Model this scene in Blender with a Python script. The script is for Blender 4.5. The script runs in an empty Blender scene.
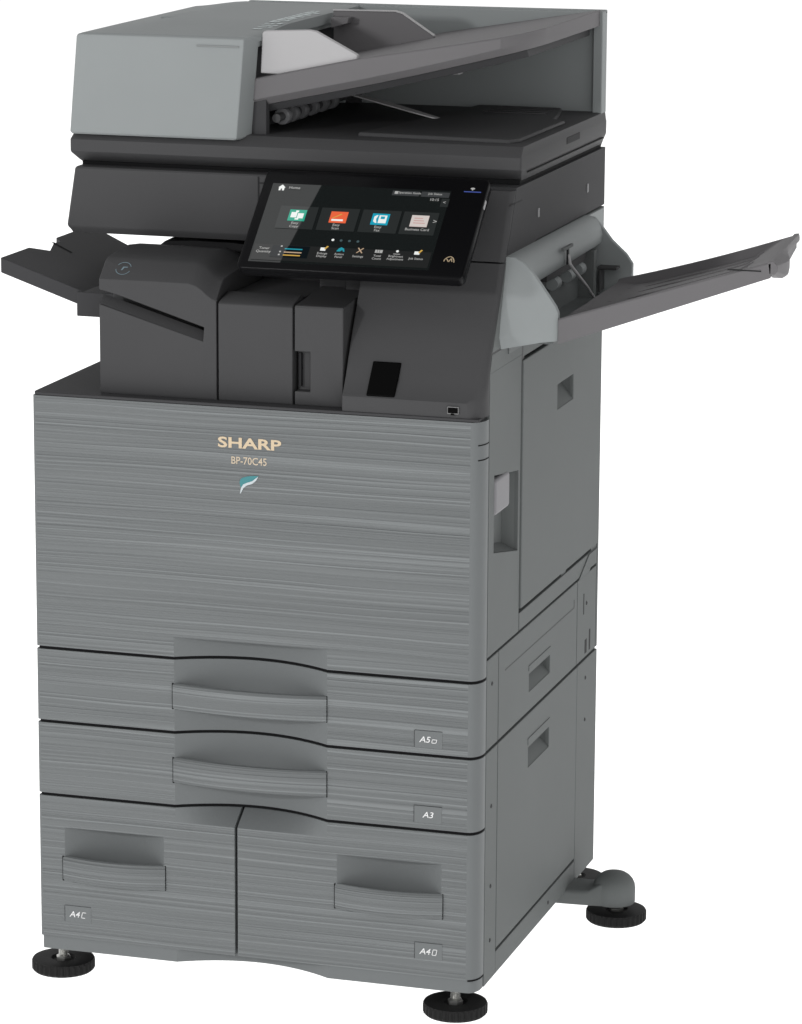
import bpy, bmesh, math, random
from mathutils import Vector, Matrix

S = bpy.context.scene
COL = S.collection
random.seed(4)

# ------------------------------------------------------------------ camera
CAM = Vector((1.90804, -4.55330, 1.73504))
AZ, EL, ROLL, FPX = -0.298209, 0.216828, 0.005309, 3798.57
_f = Vector((math.sin(AZ)*math.cos(EL), math.cos(AZ)*math.cos(EL), -math.sin(EL)))
_r = _f.cross(Vector((0, 0, 1))).normalized()
_u = _r.cross(_f)
_R = _r*math.cos(ROLL) + _u*math.sin(ROLL)
_U = -_r*math.sin(ROLL) + _u*math.cos(ROLL)
cd = bpy.data.cameras.new('camera'); cam = bpy.data.objects.new('camera', cd); COL.objects.link(cam)
m = Matrix((( _R.x, _U.x, -_f.x, CAM.x), (_R.y, _U.y, -_f.y, CAM.y), (_R.z, _U.z, -_f.z, CAM.z), (0, 0, 0, 1)))
cam.matrix_world = m
cd.sensor_fit = 'AUTO'; cd.sensor_width = 36; cd.lens = FPX/1024*36
cd.clip_start = 0.1; cd.clip_end = 200
S.camera = cam

# ------------------------------------------------------------------ studio light
W_ = bpy.data.worlds.new('World'); S.world = W_; W_.use_nodes = True
nt = W_.node_tree; nt.nodes.clear()
out = nt.nodes.new('ShaderNodeOutputWorld'); bg = nt.nodes.new('ShaderNodeBackground')
tc = nt.nodes.new('ShaderNodeTexCoord'); sp = nt.nodes.new('ShaderNodeSeparateXYZ'); rp = nt.nodes.new('ShaderNodeValToRGB')
nt.links.new(tc.outputs['Generated'], sp.inputs[0]); nt.links.new(sp.outputs['Z'], rp.inputs[0])
nt.links.new(rp.outputs[0], bg.inputs[0]); nt.links.new(bg.outputs[0], out.inputs[0])
e = rp.color_ramp.elements            # white sweep below the horizon, dim studio above it
e[0].position = 0.0; e[0].color = (1.08, 1.08, 1.08, 1)
e[1].position = 0.06; e[1].color = (0.90, 0.90, 0.905, 1)
for ps_, v_ in ((.76, .90), (.89, .05)):
    q_ = e.new(ps_); q_.color = (v_, v_, v_, 1)
bg.inputs[1].default_value = 1.0

def area(name, loc, target, sx, sy, power, col=(1, 1, 1)):
    l = bpy.data.lights.new(name, 'AREA'); l.shape = 'RECTANGLE'; l.size = sx; l.size_y = sy
    l.energy = power; l.color = col
    o = bpy.data.objects.new(name, l); COL.objects.link(o)
    o.location = loc
    o.rotation_euler = (Vector(target)-Vector(loc)).to_track_quat('-Z', 'Y').to_euler()
    return o
area('key_softbox', (-1.5, -3.9, 1.98), (.3, .1, .75), .34, .34, 66)
area('added_fill', (2.9, -4.9, 1.55), (.35, .2, .8), 1.6, 1.6, 32)  # added fill from the camera side, brightens cavities and back wall
# small overhead lamp, added so its edge makes the diagonal reflection across the left of the touch screen
to_ = area('glare_lamp', (-.372, .050, 2.70), (-.372, .050, 0), .36, .80, 1.1); to_.rotation_euler = (0, 0, math.radians(-27))
area('added_underlight', (0, 3, -2.2), (0, 3, 0), 14, 14, 540)  # unseen lamp added under the floor to clear shadows to white
S.view_settings.view_transform = 'Standard'; S.view_settings.look = 'None'
S.view_settings.exposure = 0; S.view_settings.gamma = 1

# ------------------------------------------------------------------ materials
def mat(name, col, rough=.5, spec=.5, metal=0, grain=0.0, grain_scale=900, emit=None, estr=1.0):
    M = bpy.data.materials.new(name); M.use_nodes = True
    n = M.node_tree.nodes; L = M.node_tree.links; b = n['Principled BSDF']
    b.inputs['Base Color'].default_value = (*col, 1); b.inputs['Roughness'].default_value = rough
    b.inputs['Specular IOR Level'].default_value = spec; b.inputs['Metallic'].default_value = metal
    if emit: b.inputs['Emission Color'].default_value = (*emit, 1); b.inputs['Emission Strength'].default_value = estr
    if grain:
        t = n.new('ShaderNodeTexCoord'); q = n.new('ShaderNodeTexNoise')
        q.inputs['Scale'].default_value = grain_scale; q.inputs['Detail'].default_value = 2
        bp = n.new('ShaderNodeBump'); bp.inputs['Strength'].default_value = grain; bp.inputs['Distance'].default_value = .0005
        L.new(t.outputs['Object'], q.inputs['Vector']); L.new(q.outputs['Fac'], bp.inputs['Height']); L.new(bp.outputs[0], b.inputs['Normal'])
        q2 = n.new('ShaderNodeTexNoise'); q2.inputs['Scale'].default_value = 9; q2.inputs['Detail'].default_value = 3
        mx = n.new('ShaderNodeMixRGB'); mx.inputs[1].default_value = (*[c*.96 for c in col], 1); mx.inputs[2].default_value = (*[c*1.04 for c in col], 1)
        L.new(t.outputs['Object'], q2.inputs['Vector']); L.new(q2.outputs['Fac'], mx.inputs[0]); L.new(mx.outputs[0], b.inputs['Base Color'])
    return M

def stripe_mat(name, col):
    """grey plastic moulded with long, wavy horizontal ridges"""
    M = mat(name, col, .45, .2)
    n = M.node_tree.nodes; L = M.node_tree.links; b = n['Principled BSDF']
    t = n.new('ShaderNodeTexCoord')
    # slow sideways drift of the ridges, then two sets of near-regular ridges of slightly different pitch
    dm = n.new('ShaderNodeMapping'); dm.inputs['Scale'].default_value = (3.2, .01, 22)
    dq = n.new('ShaderNodeTexNoise'); dq.inputs['Scale'].default_value = 1; dq.inputs['Detail'].default_value = 1
    L.new(t.outputs['Object'], dm.inputs['Vector']); L.new(dm.outputs[0], dq.inputs['Vector'])
    hs = []
    for sx, sz, w, amp in ((1.0, 380, .95, 2.4), (.7, 190, .45, 1.4), (1.8, 760, .35, 3.4)):
        mp = n.new('ShaderNodeMapping'); mp.inputs['Scale'].default_value = (sx, .01, sz)
        L.new(t.outputs['Object'], mp.inputs['Vector'])
        off = n.new('ShaderNodeMath'); off.operation = 'MULTIPLY'; off.inputs[1].default_value = amp; L.new(dq.outputs['Fac'], off.inputs[0])
        cz = n.new('ShaderNodeCombineXYZ'); L.new(off.outputs[0], cz.inputs[2])
        ad = n.new('ShaderNodeVectorMath'); ad.operation = 'ADD'; L.new(mp.outputs[0], ad.inputs[0]); L.new(cz.outputs[0], ad.inputs[1])
        q = n.new('ShaderNodeTexNoise'); q.inputs['Scale'].default_value = 1; q.inputs['Detail'].default_value = 0
        L.new(ad.outputs[0], q.inputs['Vector'])
        k = n.new('ShaderNodeMath'); k.operation = 'MULTIPLY'; k.inputs[1].default_value = w; L.new(q.outputs['Fac'], k.inputs[0]); hs.append(k)
    a = n.new('ShaderNodeMath'); a.operation = 'ADD'; L.new(hs[0].outputs[0], a.inputs[0]); L.new(hs[1].outputs[0], a.inputs[1])
    a2 = n.new('ShaderNodeMath'); a2.operation = 'ADD'; L.new(a.outputs[0], a2.inputs[0]); L.new(hs[2].outputs[0], a2.inputs[1])
    bp = n.new('ShaderNodeBump'); bp.inputs['Strength'].default_value = .85; bp.inputs['Distance'].default_value = .0030
    mr = n.new('ShaderNodeMapRange'); mr.inputs[1].default_value = .50; mr.inputs[2].default_value = 1.24; L.new(a2.outputs[0], mr.inputs[0])
    cr = n.new('ShaderNodeValToRGB'); L.new(mr.outputs[0], cr.inputs[0]); ce = cr.color_ramp.elements
    ce[0].position = .22; ce[0].color = (*[c*.89 for c in col], 1); ce[1].position = .82; ce[1].color = (*[c*1.30 for c in col], 1)
    for ps_, f_ in ((.46, .95), (.62, 1.05)):
        q_ = ce.new(ps_); q_.color = (*[c*f_ for c in col], 1)
    L.new(cr.outputs[0], b.inputs['Base Color'])
    L.new(a2.outputs[0], bp.inputs['Height']); L.new(bp.outputs[0], b.inputs['Normal'])
    return M

FRONT = (.130, .138, .140)
M_STRIPE = stripe_mat('ridged_grey_plastic', FRONT)
M_FRONT = mat('front_grey_plastic', (0.128, 0.136, 0.138), 0.5, 0.15, grain=.12)
M_SILVER = mat('silver_grey_plastic', (0.225, 0.24, 0.241), 0.55, 0.12, grain=.15)
M_SIDE = mat('side_grey_shaded', (.116, .1235, .1225), .6, .06, grain=.2)  # silver plastic made darker: the sides' shade is put into the colour
M_CHAR = mat('charcoal_plastic', (.050, .050, .0515), 0.55, 0.12, grain=.25, grain_scale=1200)
M_CHAR2 = mat('deep_charcoal_plastic', (.046, .046, .048), 0.6, 0.06, grain=.25, grain_scale=1200)
M_TRAY = mat('warm_grey_plastic', (.126, .122, .126), 0.55, 0.1, grain=.2)
M_GUIDE = mat('pale_grey_plastic', (0.36, 0.355, 0.36), 0.5, 0.15, grain=.15)
M_DARK = mat('dark_inner_frame', (.012, .012, .013), .7, .2)
M_GAP = mat('black_gap_shade', (.006, .006, .0065), .8, .1)  # black for the gap strips, standing in for shade
M_RUBBER = mat('black_rubber', (.013, .013, .013), .6, .12, grain=.4, grain_scale=500)
M_STEEL = mat('zinc_steel', (.55, .55, .53), .35, .5, metal=1)
M_BLACK = mat('black_gloss_bezel', (.0035, .0035, .004), .3, .06)
M_GLASS = mat('screen_glass', (.004, .005, .005), .012, .45, emit=(.0035, .0045, .0045), estr=1)
M_GOLD = mat('pale_gold_print', (.50, .395, .265), .4, .5)
M_WHITE = mat('white_print', (.62, .62, .62), .5, .3)
M_READER = mat('black_reader_window', (.001, .001, .001), .4, .04)
def glow(name, c, s=1.0): return mat(name, (.0, .0, .0), .012, .45, emit=c, estr=s)
G_TILE = glow('screen_tile', (.022, .025, .025)); G_BAR = glow('screen_bar', (.016, .017, .017))
G_BTN = glow('screen_button', (.045, .048, .05)); G_TXT = glow('screen_text', (.42, .42, .41))
G_WHITE = glow('screen_white', (.85, .87, .85)); G_GREEN = glow('screen_green', (.02, .36, .24))
G_ORANGE = glow('screen_orange', (.80, .13, .05)); G_BLUE = glow('screen_blue', (.01, .34, .48))
G_ROSE = glow('screen_rose', (.55, .33, .31)); G_PALE = glow('screen_pale', (.62, .56, .53))
G_TEAL = glow('screen_teal', (.02, .30, .38)); G_TAN = glow('screen_tan', (.50, .36, .24)); G_AMBER = glow('screen_amber', (.62, .38, .08))
G_DEEP = glow('screen_deep', (.003, .006, .008)); G_DIM = glow('screen_dim', (.06, .10, .11)); G_INDIGO = glow('indicator_blue', (.06, .09, .32))

# ------------------------------------------------------------------ helpers
def finish(name, bm, mats, parent=None, bev=0.0, seg=2, sharp=32, flat=False, recalc=True):
    me = bpy.data.meshes.new(name)
    if recalc: bmesh.ops.recalc_face_normals(bm, faces=bm.faces)
    bm.to_mesh(me); bm.free()
    for k in (mats if isinstance(mats, (list, tuple)) else [mats]): me.materials.append(k)
    if not flat:
        for p in me.polygons: p.use_smooth = True
        me.set_sharp_from_angle(angle=math.radians(sharp))
    o = bpy.data.objects.new(name, me); COL.objects.link(o)
    if parent: o.parent = parent
    if bev:
        b = o.modifiers.new('edge', 'BEVEL'); b.width = bev; b.segments = seg; b.limit_method = 'ANGLE'
        b.angle_limit = math.radians(38); b.harden_normals = True
    return o

def add_box(bm, x0, x1, y0, y1, z0, z1, mi=0):
    v = [bm.verts.new(p) for p in ((x0,y0,z0),(x1,y0,z0),(x1,y1,z0),(x0,y1,z0),(x0,y0,z1),(x1,y0,z1),(x1,y1,z1),(x0,y1,z1))]
    for f in ((0,3,2,1),(4,5,6,7),(0,1,5,4),(1,2,6,5),(2,3,7,6),(3,0,4,7)):
        bm.faces.new([v[i] for i in f]).material_index = mi

def add_prism(bm, poly, axis, a0, a1, mi=0):
    """poly: 2-D outline in the two other axes (order kept x,y,z)"""
    def P(p, a):
        return {'X': (a, p[0], p[1]), 'Y': (p[0], a, p[1]), 'Z': (p[0], p[1], a)}[axis]
    A = [bm.verts.new(P(p, a0)) for p in poly]; B = [bm.verts.new(P(p, a1)) for p in poly]
    n = len(poly)
    fs = [bm.faces.new(A), bm.faces.new(B[::-1])]
    for i in range(n): fs.append(bm.faces.new((A[i], B[i], B[(i+1) % n], A[(i+1) % n])))
    for f in fs: f.material_index = mi

def add_loft(bm, rings, closed=True, caps=True, mi=0):
    V = [[bm.verts.new(p) for p in r] for r in rings]
    n = len(rings[0])
    for a, b in zip(V, V[1:]):
        for i in range(n if closed else n-1):
            j = (i+1) % n
            try: bm.faces.new((a[i], a[j], b[j], b[i])).material_index = mi
            except ValueError: pass
    if caps:
        bm.faces.new(V[0]).material_index = mi; bm.faces.new(V[-1][::-1]).material_index = mi

def add_lathe(bm, c, prof, n=40, axis='Z', mi=0):
    rings = []
    for r, h in prof:
        ring = []
        for i in range(n):
            a = 2*math.pi*i/n; u, v = r*math.cos(a), r*math.sin(a)
            ring.append({'Z': (c[0]+u, c[1]+v, c[2]+h), 'Y': (c[0]+u, c[1]+h, c[2]+v), 'X': (c[0]+h, c[1]+u, c[2]+v)}[axis])
        rings.append(ring)
    add_loft(bm, rings, mi=mi)

def add_tube(bm, pts, r, n=8, mi=0):
    pts = [Vector(p) for p in pts]; rings = []
    for i, p in enumerate(pts):
        d = (pts[min(i+1, len(pts)-1)]-pts[max(i-1, 0)]).normalized()
        a = d.orthogonal().normalized() if i == 0 else (a - d*a.dot(d)).normalized()
        b = d.cross(a)
        rings.append([p + (a*math.cos(2*math.pi*k/n)+b*math.sin(2*math.pi*k/n))*r for k in range(n)])
    add_loft(bm, rings, mi=mi)

def lin(a, b, n): return [a+(b-a)*i/n for i in range(n+1)]
def NB(): return bmesh.new()
def box(name, d, m_, parent, bev=.0): bm = NB(); add_box(bm, *d); return finish(name, bm, m_, parent, bev)

def text_bm(s, size, matrix, offset=0.0, sx=1.0, shear=0.0, spacing=1.0):
    """lettering as a thin mesh; matrix maps local XY to its place"""
    cu = bpy.data.curves.new('t', 'FONT'); cu.body = s; cu.size = size; cu.offset = offset; cu.shear = shear
    cu.align_x = 'CENTER'; cu.align_y = 'CENTER'; cu.space_character = spacing; cu.resolution_u = 3
    o = bpy.data.objects.new('t', cu); COL.objects.link(o)
    me = bpy.data.meshes.new_from_object(o)
    bpy.data.objects.remove(o); bpy.data.curves.remove(cu)
    bm = NB(); bm.from_mesh(me); bpy.data.meshes.remove(me)
    bmesh.ops.transform(bm, matrix=matrix @ Matrix.Diagonal((sx, 1, 1, 1)), verts=bm.verts)
    return bm
def merge(bm, other):
    me = bpy.data.meshes.new('tmp'); other.to_mesh(me); other.free(); bm.from_mesh(me); bpy.data.meshes.remove(me)
def front_mx(x, z, y=-.0006): return Matrix.Translation((x, y, z)) @ Matrix.Rotation(math.pi/2, 4, 'X')
def bpl(px, py, axis, val):
    """the point of the machine seen at a pixel of the survey photograph, on a known plane"""
    d = _f + _R*((px-401)/FPX) - _U*((py-512)/FPX)
    i = 'XYZ'.index(axis); return CAM + d*((val-CAM[i])/d[i])

# ------------------------------------------------------------------ floor: made translucent so the added lamp below washes out shadows
M_FLOOR = bpy.data.materials.new('translucent_white'); M_FLOOR.use_nodes = True
n = M_FLOOR.node_tree.nodes; L = M_FLOOR.node_tree.links; n.clear()
o_ = n.new('ShaderNodeOutputMaterial'); d_ = n.new('ShaderNodeBsdfDiffuse'); t_ = n.new('ShaderNodeBsdfTranslucent'); x_ = n.new('ShaderNodeMixShader')
d_.inputs[0].default_value = (.9, .9, .9, 1); t_.inputs[0].default_value = (.95, .95, .95, 1); x_.inputs[0].default_value = .75
L.new(d_.outputs[0], x_.inputs[1]); L.new(t_.outputs[0], x_.inputs[2]); L.new(x_.outputs[0], o_.inputs[0])
bm = NB()
bm.faces.new([bm.verts.new(p) for p in ((-7, -6, 0), (7, -6, 0), (7, 10, 0), (-7, 10, 0))])
fl = finish('floor', bm, M_FLOOR, flat=True); fl['kind'] = 'structure'

# ------------------------------------------------------------------ the copier
W, D = .616, .618
root = bpy.data.objects.new('photocopier', None); COL.objects.link(root); root.empty_display_size = .1
root['label'] = 'large grey and charcoal office photocopier with tilted touch screen and four paper drawers'
root['category'] = 'photocopier'

# --- inner frame (dark, seen only in gaps)
bm = NB()
add_box(bm, .004, W-.030, .0400, D-.006, .047, .806)
add_box(bm, .452, W-.030, .12, D-.006, .806, 1.006)
finish('inner_frame', bm, M_DARK, root)

# --- ridged front slabs -----------------------------------------------------
XA, XB, SC = .196, .409, .031            # finger scoop across the front: range in x, depth
def scoop(x, a, b, depth):
    if x <= a or x >= b: return 0.0
    u = (x-(a+b)/2)/((b-a)/2); return depth*(1-u*u)
def front_slab(name, x0, x1, rows, parent, mats, yoff=0.0, right=False, pocket=None, bev=.0011, back=.034, left_r=.004):
    """rows: (z, weight of the scoop, weight of the pocket); pocket: (xa, xb, depth)"""
    xs = {round(x1 if not right else .6005, 5)}
    xs.add(round(x0+left_r, 5))
    for a, b in [(XA, XB)] + ([(pocket[0], pocket[1])] if pocket else []):
        for x in lin(a, b, 20):
            if x0+left_r <= x <= x1: xs.add(round(x, 5))
    for x in (.1, .5):
        if x0+.01 < x < min(x1, .59): xs.add(x)
    cols = [(x0, yoff+left_r, 0)] + [(x0+left_r*(1-math.cos(t)), yoff+left_r*(1-math.sin(t)), 0) for t in (.5, 1.05)]
    cols += [(x, yoff, 1) for x in sorted(xs)]
    if right:
        for k in range(1, 7):
            t = k/6*math.pi/2; cols.append((.6005+.0155*math.sin(t)-yoff*.5*math.sin(t), yoff+.024*(1-math.cos(t)), 0))
        cols.append((W-yoff*.5, .0305, 0))
    bm = NB(); G = []
    for z, ws, wp in rows:
        r = []
        for x, y, k in cols:
            yy = y
            if k or x < .45:
                yy += ws*scoop(x, XA, XB, SC)
                if pocket and wp: yy += wp*scoop(x, *pocket)
            r.append(bm.verts.new((x, yy, z)))
        G.append(r)
    for i in range(len(rows)-1):
        for j in range(len(cols)-1):
            f = bm.faces.new((G[i][j], G[i][j+1], G[i+1][j+1], G[i+1][j]))
            xm = (cols[j][0]+cols[j+1][0])/2
            plain = not (cols[j][2] and cols[j+1][2])
            if XA < xm < XB and (rows[i][1]+rows[i+1][1] > 0): plain = True
            if pocket and pocket[0] < xm < pocket[1] and (rows[i][2]+rows[i+1][2] > 0): plain = True
            f.material_index = 1 if plain else 0
    nb = len(cols)
    T = [bm.verts.new((min(c[0], W-.002), back, rows[-1][0])) for c in cols]; B = [bm.verts.new((min(c[0], W-.002), back, rows[0][0])) for c in cols]
    for j in range(nb-1):
        bm.faces.new((G[-1][j], G[-1][j+1], T[j+1], T[j])).material_index = 1
        bm.faces.new((G[0][j], B[j], B[j+1], G[0][j+1])).material_index = 1
        bm.faces.new((T[j], T[j+1], B[j+1], B[j])).material_index = 1
    bm.faces.new([g[0] for g in G] + [T[0], B[0]]).material_index = 1
    bm.faces.new([g[-1] for g in G][::-1] + [B[-1], T[-1]]).material_index = 1
    bmesh.ops.dissolve_degenerate(bm, dist=1e-6, edges=bm.edges)
    return finish(name, bm, mats, parent, bev, sharp=28)
FM = [M_STRIPE, M_FRONT]
ZT, Z1, Z2, Z3, ZB, ZG = .809, .466, .3644, .2626, .0615, .0437
g = .0021

fc = front_slab('front_cover', 0, W, [(Z1+g, 1, 0), (.4945, 1, 0), (.4951, 0, 0), (.62, 0, 0), (ZT-.001, 0, 0)], root, FM, right=True)

def bulge_bar(name, xa, xb, z0, z1, parent, out_, thick=.007):
    bm = NB(); rings = []
    N_ = 24
    for i in range(N_+1):
        x = xa+(xb-xa)*i/N_; u = 2*i/N_-1
        yf = -.0025-out_*(1-u*u); yb = yf+thick
        c = .0028
        rings.append([(x, yf, z0+c), (x, yf, z1-c), (x, yf+c, z1), (x, yb, z1), (x, yb, z0), (x, yf+c, z0)])
    add_loft(bm, rings)
    h = finish(name, bm, M_STRIPE, parent, 0, sharp=50)
    # dark end gaps where the bar meets the drawer front
    bm = NB()
    for xe in (xa, xb): add_box(bm, xe-(.0015 if xe == xa else .0006), xe+.0006, -.0008, .004, z0-.0003, z1+.0003)
    finish('handle_gap', bm, M_GAP, h)
    return h

def page_icon(bm, x, z, w, h, t, notch):
    y = -.0009; s = h*.22
    def bar(xa, za, xb, zb):
        d = Vector((xb-xa, 0, zb-za)); nn = Vector((-d.z, 0, d.x)).normalized()*t/2
        bm.faces.new([bm.verts.new(Vector((px_, y, pz))+q) for px_, pz, q in ((xa, za, -nn), (xb, zb, -nn), (xb, zb, nn), (xa, za, nn))])
    P = [(x, z), (x+w, z), (x+w+s, z+h), (x+s, z+h)]
    if notch == 'R': P = [(x, z), (x+w*.9, z), (x+w+s*.5, z+h*.45), (x+w+s, z+h), (x+s, z+h)]
    for i in range(len(P)):
        if notch == 'G' and i == 1: continue
        bar(*P[i], *P[(i+1) % len(P)])

def size_label(x, z, txt, drawer, icon):
    w, h = .0375, .0225
    bm = NB(); add_box(bm, x-w/2, x+w/2, -.0004, .002, z-h/2, z+h/2)
    lb = finish('size_label', bm, M_FRONT, drawer, 0)
    bm = NB()
    for d in ((x-w/2-.0007, x-w/2, z-h/2, z+h/2), (x-w/2, x+w/2, z+h/2, z+h/2+.0006)): add_box(bm, d[0], d[1], -.0006, .002, d[2], d[3])
    finish('label_edge', bm, M_CHAR2, drawer)
    bm = text_bm(txt, .0115, front_mx(x-(.0050 if icon else 0), z-.0005, -.0008), offset=.0001, sx=1.08, shear=.22)
    if icon == 'small': page_icon(bm, x+.0045, z-.0040, .0060, .0045, .0009, 'R')
    elif icon: page_icon(bm, x+.0050, z-.0042, .0052, .0075, .0009, icon)
    finish('size_text', bm, M_WHITE, drawer, flat=True, recalc=False)

def wide_drawer(z0, z1, txt, icon):
    d = front_slab('paper_drawer', 0, W, [(z0+g, 1, 0), ((z0+z1)/2, 1, 0), (z1-g, 1, 0)], root, FM, right=True)
    bulge_bar('handle', .1945, .4085, z0+.0325, z0+.0675, d, .0115)
    size_label(.5475, z0+.0215, txt, d, icon)
    return d
wide_drawer(Z2, Z1, 'A5', 'small')
wide_drawer(Z3, Z2, 'A3', None)

def deep_drawer(x0, x1, right, xa, xb, xl, icon):
    rows = [(ZB+.001, 0, 0), (.1495, 0, 0), (.1500, 0, 1), (.2175, 0, 1), (.2180, 0, 0), (.2405, 0, 0), (.2412, .03, 0), (.2455, .22, 0), (.2510, .50, 0), (.2565, .79, 0), (Z3-g, 1, 0)]
    d = front_slab('paper_drawer', x0, x1, rows, root, FM, right=right, pocket=(xa, xb, .031), left_r=.004 if x0 == 0 else .0015)
    bulge_bar('handle', xa-.002, xb+.002, .1435, .1775, d, .011)
    size_label(xl, .097, 'A4', d, icon)
    return d
deep_drawer(0, .2797, False, .037, .1795, .0550, 'G')
deep_drawer(.2833, W, True, .4225, .5665, .5495, 'D')

# black strips standing in for shade in the gaps between front pieces
for k, z in enumerate((Z1, Z2, Z3)):
    front_slab('gap_shade', .0025, W, [(z-g+.0002, 1, 0), (z+g-.0002, 1, 0)], root, [M_GAP, M_GAP], yoff=.0022, right=True, bev=0)
box('gap_shade', (.2795, .2835, .0345, .0402, ZB+.002, Z3-.003), M_GAP, root)
def corner_strip(name, z, h, t0, parent, pr=.0004):
    bm = NB(); rings = []
    for k in range(11):
        t = t0+(math.pi/2-t0)*k/10; x, y = .6005+.0155*math.sin(t), .024*(1-math.cos(t))
        nx, ny = math.sin(t), -math.cos(t)
        rings.append([(x+nx*pr, y+ny*pr, z-h/2), (x+nx*pr, y+ny*pr, z+h/2), (x-nx*.003, y-ny*.003, z+h/2), (x-nx*.003, y-ny*.003, z-h/2)])
    rings.append([(W+pr, .0303, z-h/2), (W+pr, .0303, z+h/2), (W-.003, .0303, z+h/2), (W-.003, .0303, z-h/2)])
    add_loft(bm, rings); return finish(name, bm, M_GAP, parent)
corner_strip('plinth_gap', ZB+.0004, .0022, .15, root)
front_slab('base_plinth', .0015, W, [(ZG, 1, 0), (ZB+.0002, 1, 0)], root, [M_FRONT, M_FRONT], yoff=.0030, right=True, bev=.0006, back=.0405)

# brand marks on the front cover
M_ = front_mx(.3025, .7612)
bm = text_bm('SHARP', .0190, M_, offset=.00050, sx=1.54, spacing=1.0)
finish('brand_text', bm, M_GOLD, fc, flat=True, recalc=False)
bm = text_bm('BP-70C45', .0138, front_mx(.3020, .7383), sx=.88, offset=.00012)
finish('model_text', bm, mat('dull_gold_print', (.46, .38, .28), .4), fc, flat=True, recalc=False)
def leaf(pts, m_, y):
    bm = NB(); bm.faces.new([bm.verts.new((*(lambda q: (q.x, y, q.z))(bpl(200+a/8.02, 420+b/8.02, 'Y', 0)),)) for a, b in pts]); finish('leaf_emblem', bm, m_, fc, flat=True)
leaf([(318, 505), (322, 480), (338, 464), (380, 452), (430, 448), (472, 449), (446, 480), (412, 496), (372, 506), (345, 520), (330, 545)], mat('teal_print', (.028, .17, .185), .35), -.0006)
leaf([(330, 545), (348, 516), (378, 503), (420, 490), (470, 452), (452, 486), (420, 512), (378, 524), (350, 545), (330, 585), (322, 590)], mat('pale_print', (.42, .46, .48), .35), -.0009)

# --- right-hand side panels ---------------------------------------------------
def side_panel(name, y0, y1, z0, z1, holes=(), m_=M_SIDE, x=W, t=.006, bev=.0009, parent=root):
    ys = sorted({y0, y1, *[h[0] for h in holes], *[h[1] for h in holes]}); zs = sorted({z0, z1, *[h[2] for h in holes], *[h[3] for h in holes]})
    bm = NB(); V = {}
    def v(y, z, xx):
        k = (y, z, xx)
        if k not in V: V[k] = bm.verts.new((xx, y, z))
        return V[k]
    def solid(i, j):
        if i < 0 or j < 0 or i >= len(ys)-1 or j >= len(zs)-1: return False
        yc, zc = (ys[i]+ys[i+1])/2, (zs[j]+zs[j+1])/2
        return not any(h[0] < yc < h[1] and h[2] < zc < h[3] for h in holes)
    for i in range(len(ys)-1):
        for j in range(len(zs)-1):
            if not solid(i, j): continue
            a, b, c, d = ys[i], ys[i+1], zs[j], zs[j+1]
            bm.faces.new((v(a, c, x), v(b, c, x), v(b, d, x), v(a, d, x)))
            if not solid(i-1, j): bm.faces.new((v(a, c, x), v(a, d, x), v(a, d, x-t), v(a, c, x-t)))
            if not solid(i+1, j): bm.faces.new((v(b, c, x), v(b, c, x-t), v(b, d, x-t), v(b, d, x)))
            if not solid(i, j-1): bm.faces.new((v(a, c, x), v(a, c, x-t), v(b, c, x-t), v(b, c, x)))
            if not solid(i, j+1): bm.faces.new((v(a, d, x), v(b, d, x), v(b, d, x-t), v(a, d, x-t)))
    return finish(name, bm, m_, parent, bev)

def finger_pocket(y0, y1, z0, z1, depth, parent, x=W):
    """deep under its top edge, running out to nothing at the bottom"""
    bm = NB(); y0 -= .0006; y1 += .0006; z1 += .0006; x -= .0012
    a, b, c, d = (x, y0, z0), (x, y1, z0), (x-depth, y1, z1), (x-depth, y0, z1)
    A = [bm.verts.new(p) for p in (a, b, c, d)]; T0, T1 = bm.verts.new((x, y0, z1)), bm.verts.new((x, y1, z1))
    bm.faces.new(A); bm.faces.new((A[0], A[3], T0)); bm.faces.new((A[1], T1, A[2])); bm.faces.new((A[3], A[2], T1, T0))
    return finish('finger_pocket', bm, M_SIDE, parent, 0)

# upper body: latch column and access door
HO = [(.0585, .6265), (.1770, .6045), (.1770, .7125), (.0585, .7285)]
bm = NB(); OUT = [(.034, .4915), (.186, .4915), (.186, .8660), (.034, .8660)]
vo = [bm.verts.new((W, *p)) for p in OUT]; vi = [bm.verts.new((W, *p)) for p in HO]
vo2 = [bm.verts.new((W-.006, *p)) for p in OUT]; vi2 = [bm.verts.new((W-.006, *p)) for p in HO]
for i in range(4):
    j = (i+1) % 4
    bm.faces.new((vo[i], vo[j], vi[j], vi[i])); bm.faces.new((vo[i], vo2[i], vo2[j], vo[j])); bm.faces.new((vi[i], vi[j], vi2[j], vi2[i]))
col_p = finish('latch_column', bm, M_SIDE, root, .0009)
bm = NB(); add_prism(bm, [(.034, .8660), (.186, .8660), (.186, .8890), (.0435, .8890)], 'X', W-.006, W); finish('column_cap', bm, M_SIDE, root, 0, flat=True)
bm = NB()   # latch recess
A = [bm.verts.new((W-.0030, y+dy, z+dz)) for (y, z), dy, dz in zip(HO, (-.0006, .0006, .0006, -.0006), (-.0006, -.0006, .0006, .0006))]
B = [bm.verts.new((W-.022, y+dy, z+dz)) for (y, z), dy, dz in zip(HO, (0, -.004, -.004, 0), (.010, .010, -.002, -.002))]
bm.faces.new(B)
for i in range(4): bm.faces.new((A[i], A[(i+1) % 4], B[(i+1) % 4], B[i]))
finish('latch_recess', bm, M_SIDE, root)
box('latch_lever', (W-.02, W+.002, .0590, .1290, .6745, .7230), mat('latch_grey_plastic', (.18, .177, .185), .5, .12, grain=.1), root, .005)
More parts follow.
